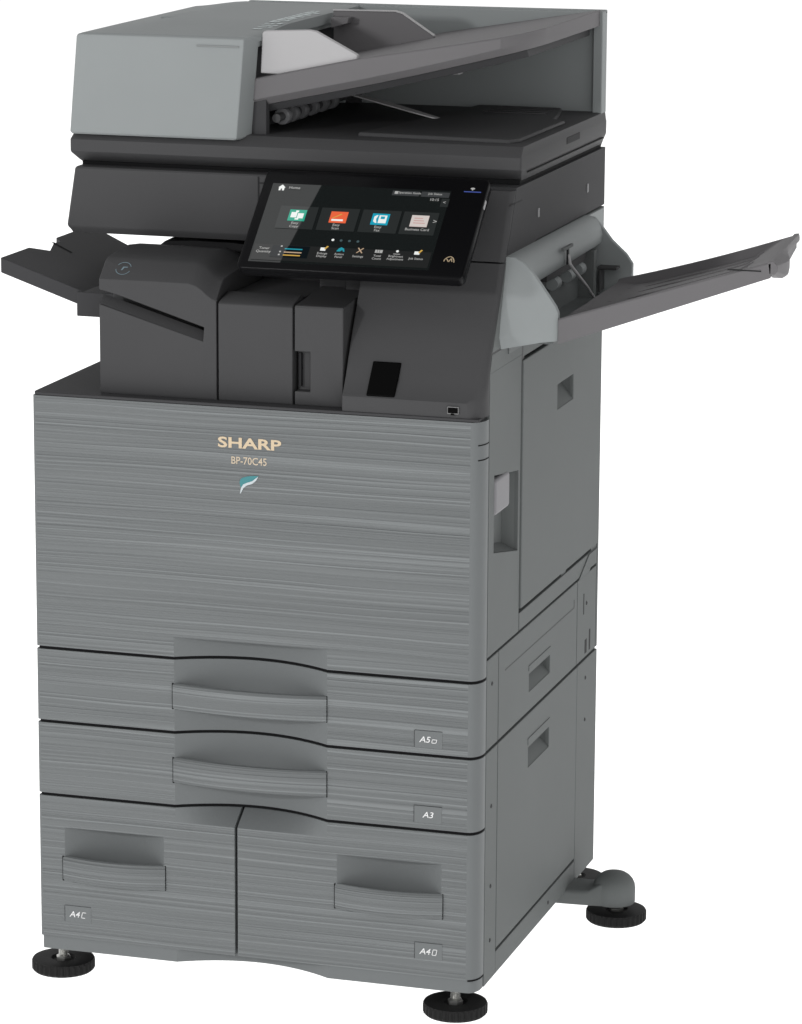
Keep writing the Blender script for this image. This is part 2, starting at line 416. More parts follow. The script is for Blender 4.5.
bm = NB(); add_prism(bm, [(.0440, .8920), (.190, .8920), (.190, 1.0065), (.1075, 1.0065), (.0895, .971), (.0670, .932)], 'X', W-.006, W); finish('upper_column', bm, M_SIDE, root, 0, flat=True)
door = side_panel('access_door', .1895, .608, .5215, .858, holes=[(.366, .452, .760, .794)], x=W+.002, t=.006, bev=.0016)
finger_pocket(.366, .452, .760, .794, .026, door, x=W+.002)
side_panel('side_strip', .1895, .608, .4915, .5155)
side_panel('rear_corner', .6100, D, .3665, 1.006)
side_panel('upper_side_panel', .193, .608, .8615, 1.006)
side_panel('inner_ledge', .578, .6075, .5155, .5215, x=W-.001, t=.004, bev=0)
side_panel('inner_ledge', .415, .44, .5155, .5215, x=W-.002, t=.004, bev=0)
# two-drawer section
side_panel('side_post', .034, .0885, .3665, .4880)
mp = side_panel('side_cover', .0915, .4985, .3665, .4880, holes=[(.243, .353, .393, .4180)])
finger_pocket(.243, .353, .393, .4180, .024, mp)
bm = NB(); add_box(bm, W-.002, W+.0012, .240, .354, .4225, .4305); finish('grip_lip', bm, M_SIDE, mp, .0008)
bm = NB(); add_box(bm, W-.001, W+.0003, .122, .482, .4535, .4549); add_box(bm, W-.001, W+.0003, .4807, .4829, .4549, .466); finish('groove', bm, M_CHAR, mp)
rp_ = side_panel('side_post', .5015, .6070, .3665, .4880)
bm = NB(); add_box(bm, W-.001, W+.0004, .535, .538, .432, .462); add_box(bm, W-.001, W+.0004, .546, .556, .372, .392); add_box(bm, W-.001, W+.0004, .570, .576, .372, .402); finish('cable_slot', bm, M_DARK, rp_)
bm = NB(); add_prism(bm, [(.502, .489), (.560, .489), (.608, .5145), (.560, .5145)], 'X', W-.004, W+.0015); finish('hinge_wedge', bm, M_SIDE, root, .0006)
# lower section
side_panel('side_post', .034, .0885, ZG, .3622)
lp = side_panel('side_cover', .0915, .5045, .0790, .3622, holes=[(.243, .353, .287, .3150)])
finger_pocket(.243, .353, .287, .3150, .026, lp)
bm = NB(); add_box(bm, W-.002, W+.0012, .240, .354, .3190, .3285); finish('grip_lip', bm, M_SIDE, lp, .0008)
side_panel('base_rail', .0895, .5045, ZG, .0748)
side_panel('side_post', .5060, D, ZG, .3622)
bm = NB()
for y, z in ((.058, .452), (.060, .285), (.060, .175), (.060, .10), (.552, .335), (.552, .273), (.552, .445), (.36, .058)):
    add_lathe(bm, (W, y, z), [(.0028, -.001), (.0028, .0008), (.0016, .0012), (0.0004, .0006)], 12, 'X')
finish('screw', bm, M_CHAR, root)
# back panel and left panel (seen only from other sides)
box('rear_panel', (.002, W-.003, D-.006, D, ZG, 1.006), M_SIDE, root, .001)
box('left_panel', (0, .004, .035, D-.007, ZG, .806), M_SIDE, root, .001)
# side marks on the front cover edge
corner_strip('cover_notch', .7585, .0014, .62, fc); corner_strip('cover_notch', .7780, .0014, .62, fc)

# --- feet ---------------------------------------------------------------------
def foot(x, y, r=.0405, arm=False, zt=.050):
    bm = NB()
    prof = [(.004, .0), (r*.93, .0), (r, .003)]
    n_ = 128; rings = []
    for rr, h in prof + [(r, .0135), (r*.97, .0160), (r*.80, .0172), (.017, .0165), (.014, .013), (.003, .013)]:
        ring = []
        for i in range(n_):
            k = rr
            if .002 < h < .014 and rr > r*.95: k = rr*(1 - (.05 if i % 4 < 2 else 0))
            a = 2*math.pi*i/n_; ring.append((x+k*math.cos(a), y+k*math.sin(a), h))
        rings.append(ring)
    add_loft(bm, rings)
    f = finish('adjuster_foot', bm, M_RUBBER, root, 0, sharp=25)
    bm = NB(); add_lathe(bm, (x, y, .0), [(.0105, .010), (.0105, .018), (.0088, .0195), (.006, .0205)], 6)
    z = .0205; pr = []
    while z < zt: pr += [(.0058, z), (.0066, z+.0008), (.0058, z+.0016)]; z += .0018
    add_lathe(bm, (x, y, 0), pr, 16)
    finish('threaded_stem', bm, M_STEEL, f, 0, sharp=40)
foot(.0130, .048, .0432); foot(.5740, .044, .0432); foot(.588, .618, .0435, zt=.05); foot(.03, .585, .0432); foot(.6835, .487, .0432, zt=.034)
# outrigger arm with a domed end
bm = NB()
rings = []
for x, hw, z1 in ((.56, .034, .0475), (.61, .033, .0475), (.640, .031, .0475), (.650, .030, .0495), (.658, .029, .0545), (.666, .028, .0590), (.680, .026, .0600)):
    yc = .487
    rings.append([(x, yc-hw, .0265), (x, yc-hw, z1-.006), (x, yc-hw+.002, z1-.002), (x, yc-hw+.006, z1), (x, yc+hw-.006, z1), (x, yc+hw-.002, z1-.002), (x, yc+hw, z1-.006), (x, yc+hw, .0265)])
add_loft(bm, rings)
sa = finish('stabiliser_arm', bm, M_SIDE, root, .0008, sharp=40)
bm = NB(); add_lathe(bm, (.6800, .487, 0), [(.004, .0262), (.0285, .0262), (.0300, .0278), (.0302, .0480), (.0292, .0545), (.0265, .0605), (.0220, .0656), (.0160, .0694), (.0090, .0716), (.002, .0722)], 48)
finish('round_boss', bm, M_SIDE, sa, 0, sharp=45)

# --- charcoal deck --------------------------------------------------------------
bm = NB()
arc = [(.0, .012), (.0008, .0064), (.0025, .0025), (.0064, .0008), (.012, 0.0)]
add_prism(bm, [(W-.005, .0)] + [(W-.004, .034), (W-.006, D-.01), (.0, D-.01)] + arc, 'Z', ZT-.0005, ZT+.0035)
finish('inner_deck', bm, M_CHAR2, root, .0012)

# --- inner finisher block --------------------------------------------------------
XS = []
def prof_left(dz=0, fr=.0):
    return [(.022, .812), (.020, .816), (.020, .9640+dz), (.0225, .9665+dz), (.044, .9855+dz), (.052, .9890+dz), (.075, .9915+dz), (.125, .9945+dz), (.165, .9905+dz), (.20, .980+dz), (.30, .965), (.30, .812)]
bm = NB(); rings = []
for x, dz in ((.0880, -.0015), (.0895, 0), (.16, 0), (.212, -.0005), (.222, -.003), (.230, -.008), (.237, -.014), (.244, -.019), (.2505, -.0215)):
    rings.append([(x, y, z) for y, z in prof_left(dz)])
add_loft(bm, rings)
blk = finish('finisher_unit', bm, M_CHAR, root, .0012, sharp=34)
# the diagonal staple slot, cut right into the front of the block
cb = NB(); add_prism(cb, [(.070, .954), (.112, .9445), (.2335, .9075), (.2320, .8890), (.070, .936)], 'Y', .0, .0700)
co = finish('slot_cutter', cb, M_CHAR2, None, 0)
mo = blk.modifiers.new('slot', 'BOOLEAN'); mo.object = co; mo.operation = 'DIFFERENCE'; mo.solver = 'EXACT'
blk.modifiers.move(len(blk.modifiers)-1, 0)
bpy.context.view_layer.update()
dg = bpy.context.evaluated_depsgraph_get()
me2 = bpy.data.meshes.new_from_object(blk.evaluated_get(dg))
blk.modifiers.clear(); blk.data = me2
bpy.data.objects.remove(co)
bm = NB()       # sloping lower lip inside the slot
add_loft(bm, [[(x, .0212, z), (x, .0360, z+.0105), (x, .0360, z-.012)] for x, z in ((.0890, .9312), (.2328, .8885))])
finish('slot_lip', bm, M_CHAR, blk, 0)
# circular arrow mark on the sloping top
c = Vector((.1175, .0335, .9764+.0006)); ex = Vector((1, 0, 0)); ey = Vector((0, .75, .66))
bm = NB()
def arcstrip(a0, a1, r0, r1, n_=24):
    pr = None
    for i in range(n_+1):
        a = a0+(a1-a0)*i/n_; q = [c+(ex*math.cos(a)+ey*math.sin(a))*r for r in (r0, r1)]
        vv = [bm.verts.new(p) for p in q]
        if pr: bm.faces.new((pr[0], pr[1], vv[1], vv[0]))
        pr = vv
arcstrip(.35, 2.6, .0098, .0107); arcstrip(3.3, 5.9, .0098, .0107)
for s in ((-.004, -.003, .0045, .003), ): 
    bm.faces.new([bm.verts.new(c+ex*a+ey*b) for a, b in ((-.003, -.003), (-.001, -.003), (.001, .0015), (.005, .0015), (.0055, .003), (-.001, .003))])
finish('arrow_mark', bm, mat('cyan_print', (.14, .20, .23), .4), blk, flat=True)

# lower right-hand part of the block and its little door
def pr_right(): return [(.022, .812), (.020, .815), (.020, .9395), (.0235, .9425), (.058, .9505), (.062, .9500), (.0650, .9462), (.072, .9458), (.30, .9475), (.30, .812)]
bm = NB(); add_loft(bm, [[(x, y, z) for y, z in pr_right()] for x in (.2530, .3548)])
finish('finisher_cover', bm, M_CHAR, root, .0014, sharp=34)
bm = NB(); add_loft(bm, [[(x, y, z) for y, z in ((.022, .812), (.020, .815), (.020, .9405), (.0225, .9430), (.128, .9520), (.30, .955), (.30, .812))] for x in (.3573, .4235)])
dr = finish('finisher_door', bm, M_CHAR, root, .0020, sharp=34)
cb = NB(); add_box(cb, .3555, .3785, .0, .034, .8310, .8830); co = finish('cut', cb, M_CHAR2, None, 0)
mo = dr.modifiers.new('slot', 'BOOLEAN'); mo.object = co; mo.solver = 'EXACT'; dr.modifiers.move(1, 0)
bpy.context.view_layer.update(); dg = bpy.context.evaluated_depsgraph_get()
me2 = bpy.data.meshes.new_from_object(dr.evaluated_get(dg)); dr.modifiers.clear(); dr.data = me2; bpy.data.objects.remove(co)
box('door_grip', (.3610, .3640, .028, .0345, .8360, .8800), M_DARK, dr, .0005)
# shallow dish, clamp and ribs of the delivery area behind
bm = NB(); add_box(bm, .395, .4245, .118, .20, .945, .9720); add_box(bm, .355, .3950, .130, .20, .945, .9655); finish('paper_stop', bm, M_CHAR, root, .0015)
bm = NB()
for k in range(4):
    y = .20+.05*k; z = .9905+.0025*k
    pts = [(.098+.006*k, y, z-.012), (.112+.006*k, y, z-.001), (.15, y, z+.002), (.21, y, z+.0015), (.26, y, z-.004), (.31, y, z-.016), (.35, y, z-.032)]
    add_loft(bm, [[(p[0], p[1], p[2]), (p[0], p[1]+.034, p[2]+.001), (p[0], p[1]+.034, p[2]-.04), (p[0], p[1], p[2]-.04)] for p in pts])
finish('paper_rib', bm, M_DARK, root, .001)

# --- left output tray --------------------------------------------------------------
def tz(x): return .972-.336*(x+.0845)
bm = NB()
pl = [(-.0845, .100), (.034, .100), (.075, .100), (.14, .16), (.14, .395), (-.020, .402), (-.060, .417), (-.0845, .366), (-.0845, .296), (-.074, .286), (-.076, .266), (-.064, .223), (-.0845, .198)]
A = [bm.verts.new((x, y, tz(x))) for x, y in pl]; B = [bm.verts.new((x, y, tz(x)-.0205)) for x, y in pl]
bm.faces.new(A); bm.faces.new(B[::-1])
for i in range(len(pl)): bm.faces.new((A[i], B[i], B[(i+1) % len(pl)], A[(i+1) % len(pl)]))
add_box(bm, .0265, .0878, .094, .26, .8995, .9320)
A = [bm.verts.new((x, y, tz(x)+.0004)) for x, y in ((-.078, .262), (-.044, .250), (-.044, .256), (-.076, .268))]; bm.faces.new(A).material_index = 1
finish('output_tray', bm, [M_CHAR2, M_GAP], root, .0012)

# --- control console (right-hand charcoal front) --------------------------------------
PF = [(.002, .8125), (.002, .832), (.006, .8365), (.0175, .855), (.035, .893), (.0575, .932), (.080, .971), (.0945, .9985)]
PT = [(.0955, 1.0005), (.112, 1.034), (.131, 1.072), (.139, 1.0865)]
def corner_r(z): return .030 if z < .8325 else (.024 if z < .84 else (.014 if z < .87 else .010))
def console(name, pf, x0, yb):
    bm = NB(); rings = []
    for x in (x0, x0+.0012, .5):
        rings.append([(x, y+(.0012 if x == x0 else 0), z) for y, z in pf] + [(x, yb, pf[-1][1]), (x, yb, pf[0][1])])
    for k in range(9):
        t = k/8*math.pi/2
        ring = [(W-.0004-.72*corner_r(z)*(1-math.sin(t)), y+corner_r(z)*(1-math.cos(t)), z) for y, z in pf]
        rings.append(ring + [(ring[-1][0], yb, pf[-1][1]), (ring[0][0], yb, pf[0][1])])
    add_loft(bm, rings); return finish(name, bm, M_CHAR, root, .0008, sharp=40)
con = console('control_console', PF, .4275, .20)
box('console_gap', (.43, W-.006, .112, .2, .998, 1.0015), M_GAP, root)
# card reader window, lying on the sloping face
def con_y(z):
    for (y0, z0), (y1, z1) in zip(PF, PF[1:]):
        if z0 <= z <= z1: return y0+(y1-y0)*(z-z0)/(z1-z0)
bm = NB()
zA, zB = .8365, .8745
q = [(.4568, zA), (.4965, zA), (.4990, zB), (.4605, zB)]
nv = Vector((0, -.9, .43))
front = [Vector((x, con_y(z), z))+nv*.0022 for x, z in ((.4600, .8338), (.4975, .8338), (.5000, .875), (.4622, .875))]
add_loft(bm, [[p-nv*.008 for p in front], [p for p in front]])
finish('card_reader', bm, M_READER, con, .0015)
bm = NB(); add_box(bm, .5690, .5845, -.0002, .006, .8175, .8275); finish('usb_port', bm, mat('port_rim_metal', (.16, .16, .16), .4, metal=.5), con, .0008)
bm = NB(); add_box(bm, .5702, .5833, -.0008, .003, .8190, .8262); add_box(bm, .5740, .5785, -.0009, .003, .8165, .8185); finish('port_socket', bm, M_READER, con)

# --- scanner unit -----------------------------------------------------------------------
def rrect(x0, x1, y0, y1, r, n_=5):
    out_ = []
    for cx, cy, a0 in ((x1-r, y0+r, -90), (x1-r, y1-r, 0), (x0+r, y1-r, 90), (x0+r, y0+r, 180)):
        for k in range(n_+1):
            a = math.radians(a0+90*k/n_); out_.append((cx+r*math.cos(a), cy+r*math.sin(a)))
    return out_
bm = NB()
rings = []
for z, i_ in ((1.0020, .0075), (1.0050, .0055), (1.0100, .0010), (1.0130, 0), (1.0890, 0), (1.0915, .002)):
    lx = -.0105+i_*.6+max(0, z-1.018)*.17
    rings.append([(x, y, z) for x, y in rrect(lx, .44, .152+i_, D-i_, .006)])
add_loft(bm, rings)
scn = finish('scanner_unit', bm, M_CHAR, root, .0006, sharp=30)
sr = console('scanner_front_corner', PT, .4405, .25)
bm = NB()
ys = [(.105, 1.0085), (.146, 1.0085), (D, 1.0085), (D, 1.0915), (.1650, 1.0915)]
# right-hand flank of the scanner, running forward into the console edge
add_prism(bm, [(.1070, 1.0085), (D, 1.0085), (D, 1.0895), (.1505, 1.0895), (.1425, 1.0720), (.1235, 1.0340)], 'X', .4420, W)
fl_ = finish('scanner_flank', bm, M_CHAR2, root, 0, flat=True)
bm = NB()
for y, z in ((.256, 1.0365), (.516, 1.0365)):
    add_box(bm, W-.001, W+.0012, y, y+.007, z+.001, z+.013)
finish('screw_cap', bm, mat('pale_screw_cap', (.17, .17, .175), .5), fl_, .0008)
bm = NB(); add_box(bm, W-.001, W+.0003, .118, .178, 1.0700, 1.0712); finish('groove', bm, M_DARK, fl_)
bm = NB(); add_box(bm, .262, .264, .1515, .153, 1.045, 1.089); add_box(bm, .264, .280, .1512, .153, 1.080, 1.0815); finish('groove', bm, M_DARK, scn)

# dark seam between scanner and lid
box('lid_gap', (.003, W-.004, .180, D-.01, 1.0880, 1.0960), M_GAP, root)

# --- lid (document cover) ---------------------------------------------------------------
bm = NB(); rings = []
for z, i_, fr in ((1.0900, .0095, .032), (1.0980, .0060, .017), (1.1085, .0005, .002), (1.1110, 0, 0), (1.1265, 0, 0), (1.1285, .0006, .002), (1.1392, .0025, .017), (1.1402, .0090, .023)):
    rings.append([(x, y, z) for x, y in rrect(-.0085+i_, W+.002-i_*.8, .163+fr, D-.001, .004)])
add_loft(bm, rings)
lid = finish('document_cover', bm, M_CHAR, root, .0006, sharp=20)
bm = NB()
add_prism(bm, [(.379, .215), (.592, .200), (.6020, .215), (.604, .44), (.585, .455), (.575, .52), (.560, .588), (.437, .588), (.4340, .52)], 'Z', 1.1385, 1.1455)
finish('exit_ramp', bm, M_CHAR, lid, .0035, seg=3)
bm = NB()
for k in range(4): add_box(bm, .47+.003*k, .560, .500+.022*k, .504+.022*k, 1.1450, 1.1468)
finish('ramp_rib', bm, M_CHAR, lid, .0006)
bm = NB(); add_box(bm, W-.004, W+.0026, .395, .465, 1.1180, 1.1275); finish('lid_grip', bm, M_DARK, lid, .001)
bm = NB(); add_box(bm, W-.004, W+.0026, .20, .60, 1.1040, 1.1050); finish('groove', bm, M_DARK, lid)

# --- document feeder ---------------------------------------------------------------------
bm = NB(); rings = []
# outline in plan: front, chamfered right corner, straight back
def adf_ring(z, i_=0, t=0):
    return [(-.0065+i_+t*.0105, .160+i_+t*.002, z), (.2295-i_+t*.0105, .160+i_+t*.002, z), (.2395-i_+t*.0105, .187, z), (.2395-i_+t*.0105, .607-i_, z), (-.0065+i_+t*.0105, .607-i_, z)]
for z, i_ in ((1.1340, .003), (1.1370, 0), (1.18, 0), (1.22, 0), (1.2640, 0), (1.2668, .0009), (1.2682, .0025)):
    rings.append(adf_ring(z, i_, (z-1.1385)/.13))
add_loft(bm, rings)
cb = NB(); add_box(cb, .2000, .30, .193, .590, 1.1370, 1.2550)
adf = finish('document_feeder', bm, M_SILVER, root, .0014, sharp=30)
co = finish('cut', cb, M_CHAR2, None, 0)
mo = adf.modifiers.new('slot', 'BOOLEAN'); mo.object = co; mo.solver = 'EXACT'; adf.modifiers.move(1, 0)
bpy.context.view_layer.update(); dg = bpy.context.evaluated_depsgraph_get()
me2 = bpy.data.meshes.new_from_object(adf.evaluated_get(dg)); adf.modifiers.clear(); adf.data = me2; bpy.data.objects.remove(co)
# top cover, gently crowned
def top_z(x, y):
    s = max(0, min(1, x/.09)); s = s*s*(3-2*s)
    k = max(0, min(1, (y-.16)/.14))
    return 1.2690 + .0095*s*k
bm = NB()
xs2 = [.0060]+lin(.010, .2470, 16)+[.2520]; ys2 = [.1640, .1665, .172, .180, .188]+lin(.196, .604, 14)+[.6080]
cx_ = lambda x, y: min(x+(y-.16)*.012*(x/.25), .2385+max(0, y-.162)*.42)
T = [[bm.verts.new((cx_(x, y), y, top_z(x, y)-(.0016 if i in (0, len(xs2)-1) or j in (0, len(ys2)-1) else 0))) for j, y in enumerate(ys2)] for i, x in enumerate(xs2)]
Bq = [[bm.verts.new((cx_(x, y), y, 1.2630)) for y in ys2] for x in xs2]
for i in range(len(xs2)-1):
    for j in range(len(ys2)-1):
        bm.faces.new((T[i][j], T[i+1][j], T[i+1][j+1], T[i][j+1])); bm.faces.new((Bq[i][j], Bq[i][j+1], Bq[i+1][j+1], Bq[i+1][j]))
for i in range(len(xs2)-1):
    for j in (0, len(ys2)-1): bm.faces.new((T[i][j], Bq[i][j], Bq[i+1][j], T[i+1][j]))
for j in range(len(ys2)-1):
    for i in (0, len(xs2)-1): bm.faces.new((T[i][j], Bq[i][j], Bq[i][j+1], T[i][j+1]))
tcv = finish('top_cover', bm, M_SILVER, root, 0, sharp=50)
# printed loading diagram along the edge of the top cover
bm = NB()
for k in range(16):
    y = .235+.0155*k
    for q in range(random.choice((2, 3, 3))):
        x = .2250+.0075*q+random.uniform(-.001, .001); w_ = random.uniform(.0045, .0075); l_ = random.uniform(.005, .012)
        z = top_z(x, y)+.0006; dx = (y-.16)*.012
        bm.faces.new([bm.verts.new(p) for p in ((x+dx, y, z), (x+dx+w_, y+.001, z), (x+dx+w_+.001, y+l_, z+.0002), (x+dx+.001, y+l_*.8, z+.0002))])
finish('loading_diagram', bm, mat('pale_diagram_print', (.55, .62, .62), .5), tcv, flat=True)
# thin groove on the front panel
bm = NB(); add_box(bm, .1740, .2330, .1605, .166, 1.2562, 1.2585); finish('groove', bm, mat('groove_grey', (.16, .17, .17), .6), adf, .0004)
bm = NB(); add_prism(bm, [(.060, .33), (.072, .43), (.110, .44), (.100, .335)], 'Z', 1.276, 1.2783); finish('release_button', bm, M_SILVER, tcv, .0008)
# feeder interior: wall and feed rollers
box('feeder_wall', (.206, .228, .194, .590, 1.1360, 1.2590), M_CHAR2, root)
box('feeder_post', (.2395, .2600, .192, .206, 1.136, 1.190), M_CHAR2, root, .001)
bm = NB(); add_tube(bm, [(.268, .21, 1.160), (.268, .57, 1.160)], .0058, 16); rl = finish('roller_shaft', bm, M_CHAR, root, sharp=50)
for y in (.232, .262, .30, .345, .39, .43):
    bm = NB(); add_lathe(bm, (.268, y, 1.160), [(.005, 0), (.0105, 0), (.0115, .002), (.0115, .015), (.0105, .017), (.005, .017)], 24, 'Y')
    finish('feed_roller', bm, mat('roller_grey', (.13, .13, .135), .5) if y == .232 else bpy.data.materials['roller_grey'], rl, sharp=40)
bm = NB(); add_box(bm, .262, .280, .296, .322, 1.1745, 1.1790); finish('roller_clip', bm, M_GUIDE, rl, .0006)
box('feeder_back', (.225, .262, .5960, .6015, 1.136, 1.22), M_CHAR2, root)
# curved paper arm
bm = NB(); rings = []
for i in range(15):
    t = i/14; x = .283+.160*t; z = 1.1795-.036*t-.010*math.sin(math.pi*t)*(-.2+t*.2) ; w_ = .005+.007*math.sin(math.pi*min(1, t*1.0))**.8
    rings.append([(x, .408-w_, z), (x, .408+w_, z), (x, .408+w_, z-.0018), (x, .408-w_, z-.0018)])
add_loft(bm, rings); finish('paper_arm', bm, M_GUIDE, root, .0004)

# feed tray: thick inclined plate over the lid
bm = NB(); rings = []
def tray_top(x): return 1.2130+.215*(x-.24) if x < .39 else 1.24525+.168*(x-.39)
for x, yf in ((.2365, .188), (.3000, .190), (.39, .190), (.46, .191), (.53, .196), (.575, .212), (.600, .245), (.6120, .300)):
    z = tray_top(x); h = .034 if x < .4 else .034-.016*(x-.4)/.21
    rings.append([(x, yf+.0015, z), (x, yf, z-.002), (x, yf, z-h+.006), (x, yf+.012, z-h-.004), (x, .596, z-h-.004), (x, .596, z)])
add_loft(bm, rings)
ft = finish('feed_tray', bm, M_TRAY, root, .0012, sharp=30)
bm = NB(); rings = []
for x, yf in ((.2410, .204), (.39, .204), (.53, .212), (.575, .228), (.598, .260)):
    z = tray_top(x); h = (.034 if x < .4 else .034-.016*(x-.4)/.21)+.0042
    rings.append([(x, yf, z-h), (x, .590, z-h), (x, .590, z-h-.010), (x, yf+.010, z-h-.010)])
add_loft(bm, rings); finish('tray_underside', bm, M_CHAR2, ft, .001)
bm = NB(); add_box(bm, .452, .470, .38, .40, 1.208, 1.228); finish('tray_clip', bm, M_GUIDE, ft, .001)
# document guides
bm = NB(); gp = [(.2505, 1.2205), (.2530, 1.2735), (.2560, 1.2765), (.318, 1.2795), (.328, 1.2780), (.3850, 1.2490), (.3850, 1.2420), (.2800, 1.2195)]
add_prism(bm, gp, 'Y', .196, .206); finish('document_guide', bm, M_GUIDE, ft, .002, seg=3)
bm = NB(); gp = [(.262, 1.2140), (.262, 1.2810), (.352, 1.2820), (.362, 1.2795), (.408, 1.2500), (.406, 1.2440)]
add_prism(bm, gp, 'Y', .470, .476); finish('document_guide', bm, M_TRAY, ft, .0012)
bm = NB(); add_loft(bm, [[(x, .4690, z), (x, .4765, z), (x, .4765, z+.0016), (x, .4690, z+.0016)] for x, z in ((.262, 1.2812), (.352, 1.2822), (.362, 1.2797), (.408, 1.2502))]); finish('guide_rim', bm, M_GUIDE, ft)
bm = NB(); add_prism(bm, [(.266, 1.2735), (.2920, 1.2740), (.2900, 1.2660), (.266, 1.2590)], 'Y', .447, .468); finish('pick_flag', bm, M_TRAY, root, .001)
# back wall of the feeder with its end post
bm = NB(); add_prism(bm, [(.2080, 1.1350), (.6030, 1.1350), (.6030, 1.2790), (.2600, 1.2775), (.2080, 1.2680)], 'Y', .6020, .6130); bw = finish('back_wall', bm, M_SILVER, root, .0015)
bm = NB(); add_prism(bm, [(.080, 1.270), (.245, 1.270), (.6165, 1.276), (.6165, 1.2815), (.35, 1.2800), (.09, 1.2795)], 'Y', .6080, .6160); finish('wall_rim', bm, M_SILVER, bw, .0012)
bm = NB(); add_box(bm, .6030, .6165, .590, .6160, 1.1385, 1.2805); finish('end_post', bm, M_SILVER, bw, .0015)

# --- right-hand exit unit -------------------------------------------------------------------
# front cheek: slanting shell from the console edge out to the tray
bm = NB()
arcp = [(.640, .1065, .9985), (.6500, .1075, .9870), (.6600, .1085, .9730), (.6720, .1095, .9560), (.6800, .1105, .9440), (.6835, .1110, .9360)]
Fp = [(.6040, .070, .8950), (.6040, .078, .930), (.6040, .094, .965), (.6040, .1080, 1.0030), (.6160, .1060, 1.0060), (.6270, .1060, 1.0060)] + arcp + [(.6840, .1110, .9170)]
Fq = [(.6835, .1110, .9010), (.6800, .1110, .8990), (.6610, .1090, .8965), (.6040, .0780, .8880)]
Vf = [bm.verts.new(p) for p in Fp+Fq]
cr = [bm.verts.new(p) for p in ((.6640, .1020, .9180), (.6100, .072, .9050))]   # soft crease above the lower edge
up = Vf[:len(Fp)]; lo = Vf[len(Fp):]
bm.faces.new(up + [cr[0], cr[1]]); bm.faces.new([cr[0], up[-1], lo[0], lo[1]]); bm.faces.new([cr[1], cr[0], lo[1], lo[2], lo[3]]); bm.faces.new([up[0], cr[1], lo[3]])
bmesh.ops.triangulate(bm, faces=bm.faces)
k = len(Vf); Vb = [bm.verts.new((v.co.x-.004*(1 if v.co.x > .62 else 0), v.co.y+.016, v.co.z-(.004 if v.co.z > .94 else 0))) for v in Vf]
Vm = [bm.verts.new((v.co.x+.0015*(1 if v.co.x > .62 else 0), v.co.y+.004, v.co.z+(.001 if v.co.z > .92 else 0))) for v in Vf]
for i in range(k):
    j = (i+1) % k
    bm.faces.new((Vf[j], Vf[i], Vm[i], Vm[j])); bm.faces.new((Vm[j], Vm[i], Vb[i], Vb[j]))
bm.faces.new(Vb)
eu = finish('exit_unit', bm, M_SILVER, root, .0, sharp=34)
# hood
YE = .512
bm = NB(); hp = [(.6150, 1.0068), (.6260, 1.0062), (.6380, 1.0010), (.6460, .9920), (.6490, .9820), (.6480, .9715), (.6440, .9675), (.6390, .9700), (.6370, .985), (.615, .992)]
rings = [[(x-(x-.615)*.25*max(0, (y-.112)/.4), y, z) for x, z in hp] for y in (.1120, .35, .5150)]
add_loft(bm, rings); finish('exit_hood', bm, M_SILVER, eu, 0, sharp=40)
box('rear_filler', (.6150, .6185, .5150, .607, .892, 1.0055), M_SILVER, eu, .001)
# rear cheek
bm = NB(); rc = [(.6150, 1.0060), (.6290, 1.0040), (.6390, .9930), (.6540, .9740), (.6750, .9550), (.6840, .9420), (.6840, .9250), (.6700, .8950), (.6150, .8900)]
add_prism(bm, rc, 'Y', YE, YE+.009); finish('exit_cheek', bm, M_SILVER, eu, .002)
bm = NB(); add_box(bm, .6172, .6400, .470, .484, .8900, .9640); finish('inner_post', bm, M_SIDE, eu, .001)
bm = NB(); add_box(bm, .640, .668, .486, .506, .9360, .9400); add_box(bm, .6420, .6450, .486, .510, .905, .9360); finish('inner_bracket', bm, M_CHAR, eu, .001)
# interior wall, floor, rollers, sensor arm
bm = NB(); add_box(bm, .6150, .6175, .118, YE, .8780, .9930); add_box(bm, .6150, .6760, .118, YE, .8935, .8980); finish('exit_recess', bm, mat('recess_grey_plastic', (.12, .128, .128), .55, .1, grain=.2), eu)
for y in (.300, .374, .432):
    bm = NB(); add_lathe(bm, (.6250, y, .9420), [(.004, 0), (.0085, 0), (.0090, .002), (.0090, .020), (.0085, .022), (.004, .022)], 20, 'Y')
    finish('exit_roller', bm, M_SILVER, eu, sharp=40)
bm = NB(); add_box(bm, .6180, .6300, .255, .46, .9520, .9640); finish('roller_bar', bm, M_CHAR, eu)
bm = NB(); add_box(bm, .6465, .6500, .265, .315, .9925, .9965); finish('sensor_mount', bm, M_SIDE, eu)
bm = NB(); add_box(bm, .6480, .6500, .287, .294, .972, .9920); finish('sensor_slot', bm, M_DARK, eu)
bm = NB(); add_tube(bm, [(.6500, .290, .9850), (.6520, .292, .9720), (.6540, .30, .965), (.6520, .38, .930), (.6490, .440, .9030)], .0022, 8); finish('sensor_arm', bm, M_GUIDE, eu)

